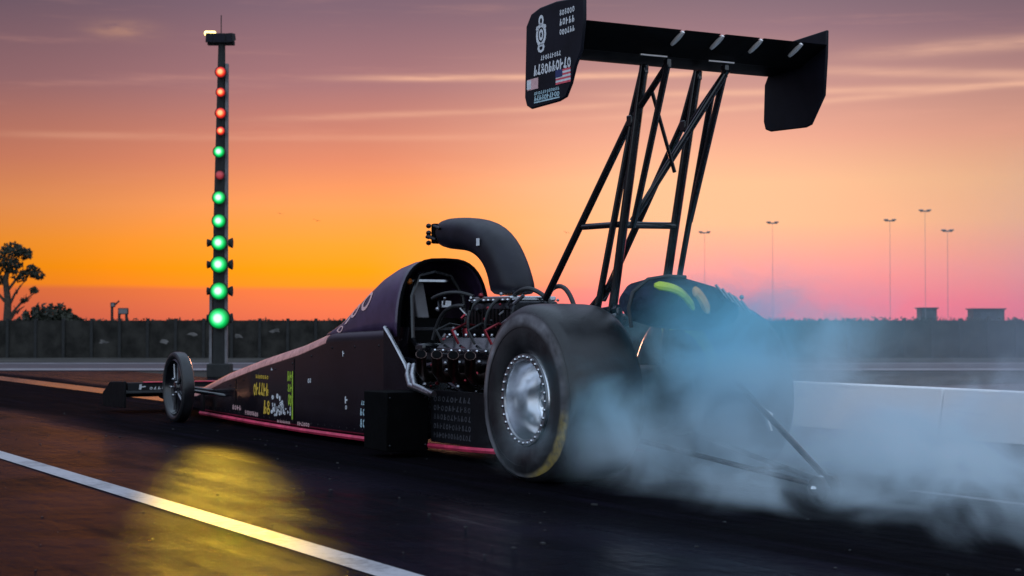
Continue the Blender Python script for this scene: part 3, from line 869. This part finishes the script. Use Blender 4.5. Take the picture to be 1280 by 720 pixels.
def track_mat():
    m, nt, p = new_mat('track_asphalt')
    tc = nt.nodes.new('ShaderNodeTexCoord'); v, u, w = sep(nt, tc.outputs['Object'])
    fine = noise(nt, tc.outputs['Object'], 45, 5, .7)
    grain = noise(nt, tc.outputs['Object'], 220, 2, .6)
    streak = noise(nt, comb(nt, v * 9., u * .35, 0.), 1., 6, .65, .3)
    blot = noise(nt, tc.outputs['Object'], .9, 4, .55, .6)
    wob = (noise(nt, comb(nt, v * .2, u * .3, 3.), 1., 2) - .5) * .6
    groove = ((v + wob).abs()).smooth(1.75, 1.0)           # laid-down rubber where the cars run
    c1 = mix(nt, blot.smooth(.3, .7), (.004, .004, .007), (.010, .008, .016))
    c2 = mix(nt, groove * (streak.smooth(.2, .6)), c1, (.0035, .0032, .0042))
    c3 = mix(nt, fine.smooth(.45, .85) * .5, c2, (.022, .018, .020))
    nt.links.new(c3, p.inputs['Base Color'])
    r = (streak - .5) * .30 + (blot - .5) * .25 + .14 + groove * .42 + (fine - .5) * .12
    nt.links.new(r.clamp().s, p.inputs['Roughness'])
    nt.links.new(((1. - groove) * .0030 + .001).s, p.inputs['Specular IOR Level'])
    b = nt.nodes.new('ShaderNodeBump'); b.inputs['Strength'].default_value = .8; b.inputs['Distance'].default_value = .022
    swell = noise(nt, comb(nt, v * 6., u * 3.6, 0.), 1., 4, .55)
    nt.links.new((fine * .5 + grain * .15 + swell * 3.0 + streak * 1.2).s, b.inputs['Height']); nt.links.new(b.outputs[0], p.inputs['Normal'])
    return m
def loc(v, u): return (v, u)
TRK = track_mat()
sheet('track', [(-14, -16), (3.62, -16), (3.62, 24), (-14, 24)], TRK, .004, CAR)
def linemat(name, col, lo, hi):
    m, nt, p = new_mat(name)
    tc = nt.nodes.new('ShaderNodeTexCoord')
    n = noise(nt, tc.outputs['Object'], 30, 6, .7); n2 = noise(nt, tc.outputs['Object'], 2.5, 4, .6)
    nt.links.new(mix(nt, (n * .6 + n2 * .6).smooth(lo, hi), tuple(c * .45 for c in col), col), p.inputs['Base Color'])
    p.inputs['Roughness'].default_value = .6
    b = nt.nodes.new('ShaderNodeBump'); b.inputs['Strength'].default_value = .25; b.inputs['Distance'].default_value = .01
    nt.links.new(n.s, b.inputs['Height']); nt.links.new(b.outputs[0], p.inputs['Normal'])
    return m
LW = linemat('white_line_paint', (.40, .38, .40), .43, .66)
sheet('lane_line', [(-2.71, -16), (-2.575, -16), (-2.575, 24), (-2.71, 24)], LW, .008, CAR)
LP = linemat('worn_line_paint', (.26, .24, .26), .45, .75)
GL = mat('smooth_sealed_strip', (.05, .04, .04), .16, 0, 3, .5, bump=.1, bscale=12, spec=.6)
sheet('sealed_strip', [(.50, 8.6), (.94, 8.6), (.94, 24), (.50, 24)], GL, .008, CAR)
sheet('centre_line', [(.70, -16), (.77, -16), (.77, -1.3), (.70, -1.3)], LP, .008, CAR)
rnd = random.Random(77); mb = B()
for _ in range(230):
    u = rnd.uniform(-7.5, 9); v = rnd.gauss(-1.6, 1.3)
    r = rnd.choice((.003, .004, .005, .007)); k = rnd.uniform(.6, 2.2); a = rnd.uniform(0, PI)
    c_, s_ = math.cos(a), math.sin(a)
    q = [(v + r * (k * x_ * c_ - y_ * s_), u + r * (k * x_ * s_ + y_ * c_)) for x_, y_ in ((-1, -.6), (.4, -1), (1, .3), (-.2, 1))]
    mb.prism(q, 'z', .0045, .0045 + r * rnd.uniform(.5, 1.1))
tag(mb.build('rubber_crumbs', 'hose', None, smooth=False, matrix=CAR), 'scattered crumbs of tyre rubber on the track', 'rubber crumbs', kind='stuff')
# roads crossing beyond the start area
rd = mat('far_road', (.03, .026, .032), .5, 0, .6, .4, spec=.3)
sheet('return_road', [(-60, 29.8), (60, 29.8), (60, 36.5), (-60, 36.5)], rd, .012)
sheet('road_edge_line', [(-60, 30.2), (60, 30.2), (60, 31.3), (-60, 31.3)], LP, .016)
sheet('road_edge_line', [(-60, 35.2), (60, 35.2), (60, 35.8), (-60, 35.8)], LP, .016)

# low white wall along the right of the lane
wl = empty('low_wall', CAR, 'long low white concrete wall edging the lane on the right', 'wall')
u0 = -14.
while u0 < 9.4:
    u1 = min(u0 + 2.6, 9.5)
    B().prism([(3.62, 0), (3.68, .355), (3.86, .355), (3.92, 0)], 'y', u0, u1 - .014).build('wall_block', 'wallwhite', wl, .008)
    u0 = u1
sheet('far_lane', [(3.9, -16), (14, -16), (14, 9.5), (3.9, 9.5)], rd, .004, CAR)

# panel wall in the distance
FY = 42.7
fh = .97
wallobj = empty('panel_wall', Matrix.Translation((0, FY, 0)), 'long grey concrete panel wall with dark posts across the far background', 'wall')
px = -60
rnd = random.Random(9)
first = None
while px < 1500:
    x0 = at(px, 420, FY).x; x1 = at(px + 35, 420, FY).x
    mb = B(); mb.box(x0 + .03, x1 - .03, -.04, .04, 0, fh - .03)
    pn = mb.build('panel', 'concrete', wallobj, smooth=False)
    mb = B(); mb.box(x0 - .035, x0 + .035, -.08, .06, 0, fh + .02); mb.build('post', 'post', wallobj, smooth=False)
    if 80 < px < 470 and rnd.random() < .65:
        mb = B(); cx = rnd.uniform(x0 + .15, x1 - .15); cz = rnd.uniform(.35, .7)
        n = 9; rr = [rnd.uniform(.05, .14) for _ in range(n)]
        mb.prism([(cx + 1.3 * rr[k] * math.cos(2 * PI * k / n), cz + .55 * rr[k] * math.sin(2 * PI * k / n)) for k in range(n)], 'y', -.046, -.041)
        mb.build('paint_patch', 'patch', pn, smooth=False)
    px += 35

# foliage: leaf-sized faces scattered through a volume
def leaves(mb, c, r, n, size, rnd, sq=(1, 1, 1)):
    for _ in range(n):
        while True:
            d = Vector((rnd.uniform(-1, 1), rnd.uniform(-1, 1), rnd.uniform(-1, 1)))
            if d.length <= 1: break
        p = Vector(c) + Vector((d.x * r * sq[0], d.y * r * sq[1], d.z * r * sq[2]))
        a = Vector((rnd.gauss(0, 1), rnd.gauss(0, 1), rnd.gauss(0, 1))).normalized()
        b = a.orthogonal().normalized(); s = size * rnd.uniform(.6, 1.4)
        mb.face([p - a * s, p + b * s * .5, p + a * s, p - b * s * .5])
# far tree on the left
DY = 120
base = at(8, 400, DY); base.z = 0
tree = empty('tree', Matrix.Translation(base), 'lone dark broadleaf tree with an open crown behind the panel wall', 'tree')
k = DY / F
rnd = random.Random(21)
mb = B()
mb.tube([(0, 0, 0), (.1, 0, 2.5), (-.1, 0, 4.2), (.25, 0, 5.2)], [.32, .26, .2, .1], 8)
limbs = [((0, 0, 1.2), (2.0, .3, 3.2)), ((.0, 0, 1.8), (1.3, -.3, 3.9)), ((0, 0, 3.2), (1.6, .4, 5.0)), ((0, 0, 3.4), (-1.4, .2, 5.4)), ((0, 0, 4.0), (.6, -.3, 6.2)), ((0, 0, 2.4), (-1.6, -.2, 3.8)), ((0, 0, .8), (1.2, .3, 2.2))]
for a, b in limbs:
    a, b = Vector(a), Vector(b); mb.tube([a, a.lerp(b, .5) + Vector((0, 0, .25)), b], [.12, .08, .03], 6)
    for q in range(3):
        e = a.lerp(b, .6) + Vector((rnd.uniform(-.2, .7), rnd.uniform(-.4, .4), rnd.uniform(.1, .8))); mb.tube([a.lerp(b, .6), e], [.045, .015], 5)
mb.build('trunk', 'bark', tree)
mb = B()
for c, r, n in [((-.9, 0, 5.6), .95, 330), ((.4, 0, 6.2), .75, 260), ((1.2, .3, 5.9), .6, 170), ((-1.9, 0, 4.9), .8, 240), ((.3, 0, 5.1), .8, 260), ((1.7, .3, 4.7), .6, 170), ((2.3, 0, 4.35), .42, 90),
                ((-1.0, 0, 4.2), .8, 200), ((.9, 0, 4.3), .55, 110), ((1.9, .2, 3.3), .35, 45), ((1.3, 0, 2.6), .3, 30), ((-1.9, 0, 3.3), .6, 90)]:
    leaves(mb, c, r, n, .15, rnd, (1.05, 1, .75))
mb.build('crown', 'leaf', tree, smooth=False)
# mounded shrub next to it
def shrub(px, pw, ptop, Y, label, seed, n):
    b = at(px, 404, Y); b.z = 0
    o = empty('shrub', Matrix.Translation(b), label, 'shrub', )
    rnd = random.Random(seed); mb = B(); top = at(px, ptop, Y).z; wd = pw / F * Y / 2
    for q in range(16):
        t = -1 + 2 * (q + .5) / 16; hgt = top * (math.sqrt(max(0, 1 - (abs(t) ** 2.6))) * rnd.uniform(.84, .97)) 
        leaves(mb, (t * wd * .92, rnd.uniform(-.3, .3), hgt * .5), hgt * .5, n // 16, .13, rnd, (.55 * wd / 8 / hgt * 2.2, .6, 1))
    mb.build('foliage', 'leaf', o, smooth=False)
    mb = B()
    for q in range(5): mb.tube([((q - 2) * wd * .3, 0, 0), ((q - 2) * wd * .36, 0, top * .55)], [.08, .03], 6)
    mb.build('stem', 'bark', o)
shrub(62, 104, 375, 80, 'wide rounded dark shrub standing behind the panel wall under the lone tree', 5, 3200)
# distant wood along the horizon
rnd = random.Random(31); mb = B(); DYW = 150
x = -75.
while x < 75:
    pxl = 640 + x / DYW * F
    top = 1.32 + .10 * math.sin(x * .31) + .08 * math.sin(x * .83 + 1) + rnd.uniform(-.08, .14)
    if pxl > 700: top = 1.55 + .06 * math.sin(x * .2)
    r = rnd.uniform(.8, 1.3)
    leaves(mb, (x, DYW + rnd.uniform(-1, 1), top * .5), top * .5, 55, .17, rnd, (r / (top * .5), 1, 1))
    x += .42
mb.box(-110, 110, DYW + 1.5, DYW + 3, 0, 1.2)
tag(mb.build('distant_wood', 'leaf', None, smooth=False), 'low dark band of far trees along the horizon', 'wood', kind='stuff')

# small signs and the far masts
def post_sign(name, px, py0, w, h, Y, label, legs, cat):
    b = at(px, 400, Y); b.z = 0; o = empty(name, Matrix.Translation(b), label, cat)
    zt = at(px, py0, Y).z; kx = Y / F
    mb = B()
    for l in legs: mb.tube([(l * kx, 0, 0), (l * kx, 0, zt - h * kx * .5)], .05, 6)
    mb.build('post', 'post', o)
    mb = B(); mb.box(-w * kx / 2, w * kx / 2, -.04, .04, zt - h * kx, zt); mb.build('board', 'post', o, .02)
    mb = B(); mb.box(-w * kx / 2 + .03, w * kx / 2 - .03, -.05, -.042, zt - h * kx + .03, zt - .03); mb.build('face', 'greyp', o)
    return o
post_sign('roadside_sign', 154, 385, 13, 8, 60, 'small dark board on two short legs poking above the far panel wall', (-5, 4), 'sign')
o = post_sign('signal_post', 141, 378, 6, 6, 60, 'thin leaning post with a small square head left of the two-legged board', (-1,), 'signal')
mb = B(); mb.tube([(.08, 0, at(141, 381, 60).z), (.22, 0, at(147, 376, 60).z)], .03, 6); mb.build('arm', 'post', o)

def mast(px, py, heads, Y, label):
    b = at(px, 407, Y); b.z = 0
    o = empty('floodlight_mast', Matrix.Translation(b), label, 'light mast', 'far floodlight masts on the right')
    zt = at(px, py, Y).z; k = Y / F
    B().tube([(0, 0, 0), (0, 0, zt)], [.03, .02], 6).build('pole', 'mast', o)
    mb = B(); mb.box(-heads * 6 * k, heads * 6 * k, -.1, .1, zt - .08, zt + .08); mb.build('crossarm', 'mast', o)
    for i in range(heads * 2):
        xx = (-heads * 5 + i * 10 * heads / max(1, heads * 2 - 1)) * k
        mb = B(); mb.box(xx - .25, xx + .25, -.3, .3, zt + .06, zt + .22); mb.build('lamp_head', 'mast', o, .05)
mast(966, 279, 1, 210, 'faint far mast with paired lamp heads just right of the wing struts')
mast(1113, 276, 1, 215, 'thin far mast with pale lamp heads, left of the two tall close masts')
mast(1157, 264, 1, 215, 'tallest of the far floodlight masts, above the smaller flat-roofed hut')
mast(1185, 289, 1, 200, 'darkest far mast with lamp heads, between the two flat-roofed huts')
mast(881, 291, 1, 230, 'far mast seen close to the right wing strut')
# birds
def bird(px, py, s, Y, label, tilt):
    p = at(px, py, Y); o = empty('bird', Matrix.Translation(p) @ Matrix.Rotation(tilt, 4, 'Y'), label, 'bird', 'birds in the evening sky')
    k = s / F * Y / 2
    mb = B(); mb.tube([(-.0, -.35 * k, 0), (0, -.2 * k, 0), (0, .1 * k, .0), (0, .4 * k, 0)], [.03 * k, .11 * k, .12 * k, .02 * k], 8)
    mb.build('body', 'post', o)
    for q in (-1, 1):
        mb = B(); mb.loft([[(q * a * k, y0 * k, z * k), (q * a * k, y1 * k, z * k), (q * a * k, y1 * k, (z + .035) * k), (q * a * k, y0 * k, (z + .035) * k)] for a, y0, y1, z in ((.02, -.2, .18, .0), (.45, -.17, .16, .2), (1, -.12, .0, .05))])
        mb.build('wing', 'post', o)
bird(350, 267, 8, 90, 'small dark bird over the orange sky, farther left of the pair', .2)
bird(396, 276, 10, 90, 'small dark bird over the orange sky, nearer the air scoop', .3)
bird(708, 291, 9, 90, 'small dark bird between the scoop and the wing struts', .25)
# huts
def hut(px0, px1, py, Y, label):
    c = at((px0 + px1) / 2, 400, Y); c.z = 0
    o = empty('hut', Matrix.Translation(c), label, 'building', 'flat-roofed buildings at the horizon')
    w = (px1 - px0) / F * Y / 2; zt = at(px0, py, Y).z
    mb = B(); mb.box(-w, w, -2, 2, 0, zt - .25); mb.build('wall', 'hut', o, smooth=False)
    mb = B(); mb.box(-w - .3, w + .3, -2.3, 2.3, zt - .25, zt); mb.build('roof', 'post', o, smooth=False)
    for i in range(3):
        xx = -w * .6 + i * w * .6
        mb = B(); mb.box(xx - .35, xx + .35, -2.03, -2.004, zt - 1.6, zt - .7); mb.build('window', 'glass', o, smooth=False)
hut(1149, 1168, 384.5, 330, 'small flat-roofed hut on the far right horizon')
hut(1213, 1252, 385.5, 330, 'wider flat-roofed building on the far right horizon')

# =================================================================== SMOKE
def smoke_mat():
    m = bpy.data.materials.new('tyre_smoke'); m.use_nodes = True; nt = m.node_tree
    nt.nodes.remove(nt.nodes['Principled BSDF'])
    out = nt.nodes['Material Output']
    pv = nt.nodes.new('ShaderNodeVolumePrincipled'); nt.links.new(pv.outputs[0], out.inputs['Volume'])
    tc = nt.nodes.new('ShaderNodeTexCoord'); v, u, w = sep(nt, tc.outputs['Object'])
    q = comb(nt, v, u * .7, w * 1.0)
    n = noise(nt, q, 2.3, 6, .58, .9)
    nb = noise(nt, comb(nt, v, u * .6, w + 7.), .8, 2, .5, .3)
    puff = n.smooth(.46, .63)
    billow = (n * .65 + nb * .5).smooth(.48, .70)
    # streams thrown back off the ground behind both tyres, low and spreading as they trail away
    back = u.smooth(.30, -.45)
    left = (v + (nb - .5) * .6 + (n - .5) * .5).smooth(-.85, -.42)
    htop = nb * .30 + n * .30 + .04 + (u + .55).abs().smooth(.8, .0) * .28
    low = (w / htop).smooth(1.1, .35)
    fade = u.smooth(-5.2, -2.2) * v.smooth(3.4, 1.3)
    gap = 1.02 - (((v - .45) * (v - .45) * 6. + (u + .50) * (u + .50) * 4.) * -1.).exp() * .92 - (((v - .03) * (v - .03) * 14. + (u + 1.5) * (u + 1.5) * 5.) * -1.).exp() * .55
    gap = gap.clamp()
    core = back * left * low * fade * gap * (puff * 5. + .10) * (u.smooth(-2.6, -.7) * .5 + .5)
    # bright plume rolling up between the tyres and over the right one
    pl = ((v + .05) * (v + .05) * 2.6 + (u + .62) * (u + .62) * 4.5 + (w - .72) * (w - .72) * 12.) * -1.
    pl2 = ((v - .70) * (v - .70) * 4. + (u + .62) * (u + .62) * 6. + (w - .74) * (w - .74) * 12.) * -1.
    pl3 = ((v + .18) * (v + .18) * 8. + (u + .80) * (u + .80) * 5. + (w - .30) * (w - .30) * 9.) * -1.
    core = core + u.smooth(.0, -.42) * v.smooth(-.42, -.05) * (pl.exp() * 9. + pl2.exp() * 1.3 + pl3.exp() * 5.) * billow
    # thin veil drifting away to the right
    veil = back * v.smooth(.9, 2.2) * (w.smooth(.38, .75) * .85 + .15) * (w / (nb * 2.4 + .9)).smooth(1.0, .1) * v.smooth(5.8, 4.6) * (nb * .6 + n * .4).smooth(.3, .62) * .36
    floor_ = w.smooth(.0, .10)
    d = (core * floor_ + veil) * w.smooth(3.3, 2.6)
    nt.links.new(d.s, pv.inputs['Density'])
    col = mix(nt, (w + (nb - .5) * .6 - v * .15 + (u * .12)).smooth(.2, .95), (.78, .91, .985), (.36, .83, .995))  # blue light on the upper smoke is put into its colour
    col = mix(nt, v.smooth(1.2, 2.4) * w.smooth(.25, .7), col, (.66, .82, .99))
    nt.links.new(col, pv.inputs['Color'])
    pv.inputs['Anisotropy'].default_value = .1
    return m
mb = B(); mb.box(-1.35, 5.9, -5.4, .6, .02, 3.4)
sk = mb.build('burnout_smoke', smoke_mat(), None, smooth=False, matrix=CAR)
tag(sk, 'blue grey tyre smoke billowing behind the rear tyres and drifting right', 'smoke', kind='stuff')
sk.data.materials[0].cycles.volume_step_rate = 1.0

# =================================================================== SKY, SUN
W = bpy.data.worlds.new('World'); S.world = W; W.use_nodes = True
nt = W.node_tree; bg = nt.nodes['Background']; outw = nt.nodes['World Output']
tc = nt.nodes.new('ShaderNodeTexCoord'); x, y, z = sep(nt, tc.outputs['Generated'])
yc = y.max(.05); az = x / yc; el = z / ((x * x + y * y).pow(.5).max(.01))
k4 = .25
Lr = [(0, (200, 82, 84)), (.05, (212, 92, 80)), (.083, (222, 100, 72)), (.093, (250, 132, 38)), (.13, (255, 144, 14)), (.19, (254, 148, 48)), (.28, (242, 146, 90)),
      (.39, (212, 123, 104)), (.57, (150, 102, 118)), (.75, (108, 86, 112)), (1, (72, 66, 100))]
Rr = [(0, (250, 108, 146)), (.05, (255, 120, 150)), (.13, (255, 156, 158)), (.24, (255, 188, 150)), (.34, (250, 190, 150)), (.45, (234, 166, 146)), (.57, (196, 143, 140)), (.7, (142, 109, 125)), (.8, (114, 96, 115)), (1, (80, 76, 104))]
e_ = (el / k4).clamp()
# a little waviness so that the bands are not ruled
wv = (noise(nt, comb(nt, az * 3., el * 14., 1.), 1., 4, .55) - .5) * .035
cl = ramp(nt, (e_ + wv * e_.smooth(0., .2)).clamp(), [(p, lin(c)) for p, c in Lr]); cr = ramp(nt, (e_ + wv).clamp(), [(p, lin(c)) for p, c in Rr])
c = mix(nt, (az + wv * 2.).smooth(-.09, .11), cl, cr)
# dimmer towards both ends of the afterglow
dim = 1. - (az.smooth(-.10, -.32) * .30 + az.smooth(.14, .33) * .22)
c = mix(nt, 1., c, comb(nt, dim, dim, dim), 'MULTIPLY')
# thin lit cloud streaks
def streak(a0, slope, width, azlo, azhi, amp, seed):
    d = (el - (az * slope + a0)) / width
    nz = noise(nt, comb(nt, az * 9., el * 90., float(seed)), 1., 4, .6)
    return (d * d * -1.).exp() * az.smooth(azlo, azlo + .1) * az.smooth(azhi + .04, azhi - .04) * (nz.smooth(.2, .65)) * (amp * 1.35)
st = streak(.1475, .012, .0019, -.14, .12, .55, 1) + streak(.128, .045, .0018, -.19, .1, .22, 2) + streak(.158, -.05, .003, .12, .5, .30, 3) + \
     streak(.152, .03, .004, .16, .5, .34, 4) + streak(.137, .0, .0022, .02, .5, .34, 5) + streak(.120, .06, .002, -.02, .5, .28, 6) + streak(.112, .01, .002, -.35, .0, .12, 7)
c = mix(nt, st.clamp(), c, lin((255, 196, 165)))
wisp = noise(nt, comb(nt, az * 5., el * 60., 9.), 1., 5, .6).smooth(.52, .8) * el.smooth(.06, .12) * .22
c = mix(nt, wisp.clamp(), c, lin((240, 170, 150)))
pf = (((az + .232) / .018).pow(2.) + ((el - .171) / .005).pow(2.)) * -1.
c = mix(nt, (pf.exp() * .45 * noise(nt, comb(nt, az * 40., el * 160., 2.), 1., 4).smooth(.2, .7)).clamp(), c, lin((205, 150, 120)))
# higher up and behind the camera: dusk blue, brightened as unseen fill light
up = mix(nt, el.smooth(.22, 1.1), lin((112, 104, 136)), (.72, .92, 1.2))
side = (x.abs() / yc).smooth(.33, .62)  # unseen side sky darkened so the body reflects black
c = mix(nt, side * .95, c, (.05, .042, .07))
c = mix(nt, el.smooth(.18, .4), c, up)
back = mix(nt, z.smooth(.0, .6), (.80, .93, 1.1), (.72, .92, 1.2))
c = mix(nt, y.smooth(.30, -.15), c, back)
c = mix(nt, z.smooth(0., -.02), c, (.03, .025, .03))
sky = nt.nodes.new('ShaderNodeTexSky'); sky.sky_type = 'NISHITA'; sky.sun_disc = False
SUN_EL, SUN_AZ = math.radians(1.6), math.atan2(-120, F)
sky.sun_elevation = SUN_EL; sky.sun_rotation = SUN_AZ
bg2 = nt.nodes.new('ShaderNodeBackground'); nt.links.new(sky.outputs[0], bg2.inputs[0]); bg2.inputs[1].default_value = .01
nt.links.new(c, bg.inputs[0]); bg.inputs[1].default_value = 1.0
ad = nt.nodes.new('ShaderNodeAddShader'); nt.links.new(bg.outputs[0], ad.inputs[0]); nt.links.new(bg2.outputs[0], ad.inputs[1])
nt.links.new(ad.outputs[0], outw.inputs['Surface'])
sd = bpy.data.lights.new('sun', 'SUN'); sun = bpy.data.objects.new('sun', sd); COL.objects.link(sun)
sd.energy = .5; sd.angle = math.radians(2); sd.color = (1, .45, .28)
dirv = Vector((math.sin(SUN_AZ) * math.cos(SUN_EL), math.cos(SUN_AZ) * math.cos(SUN_EL), math.sin(SUN_EL)))
sun.rotation_euler = (-dirv).to_track_quat('-Z', 'Y').to_euler(); sun.location = (0, 40, 20)

# =================================================================== CAMERA
cd = bpy.data.cameras.new('camera'); cam = bpy.data.objects.new('camera', cd); COL.objects.link(cam)
cd.sensor_width = 36; cd.lens = 36 * F / 1280; cd.clip_end = 5000; cd.clip_start = .05
cam.location = (0, 0, EYE); cam.rotation_euler = (PI / 2 + TILT, 0, 0)
cd.dof.use_dof = True; cd.dof.focus_distance = 9.2; cd.dof.aperture_fstop = 5.6
S.camera = cam
vs = S.view_settings; vs.view_transform = 'Standard'; vs.look = 'None'; vs.exposure = 0; vs.gamma = 1
S.render.engine = 'CYCLES'
S.cycles.use_denoising = True
S.cycles.max_bounces = 8; S.cycles.volume_bounces = 6
S.cycles.volume_max_steps = 256
try: S.cycles.sample_clamp_indirect = 6
except Exception: pass
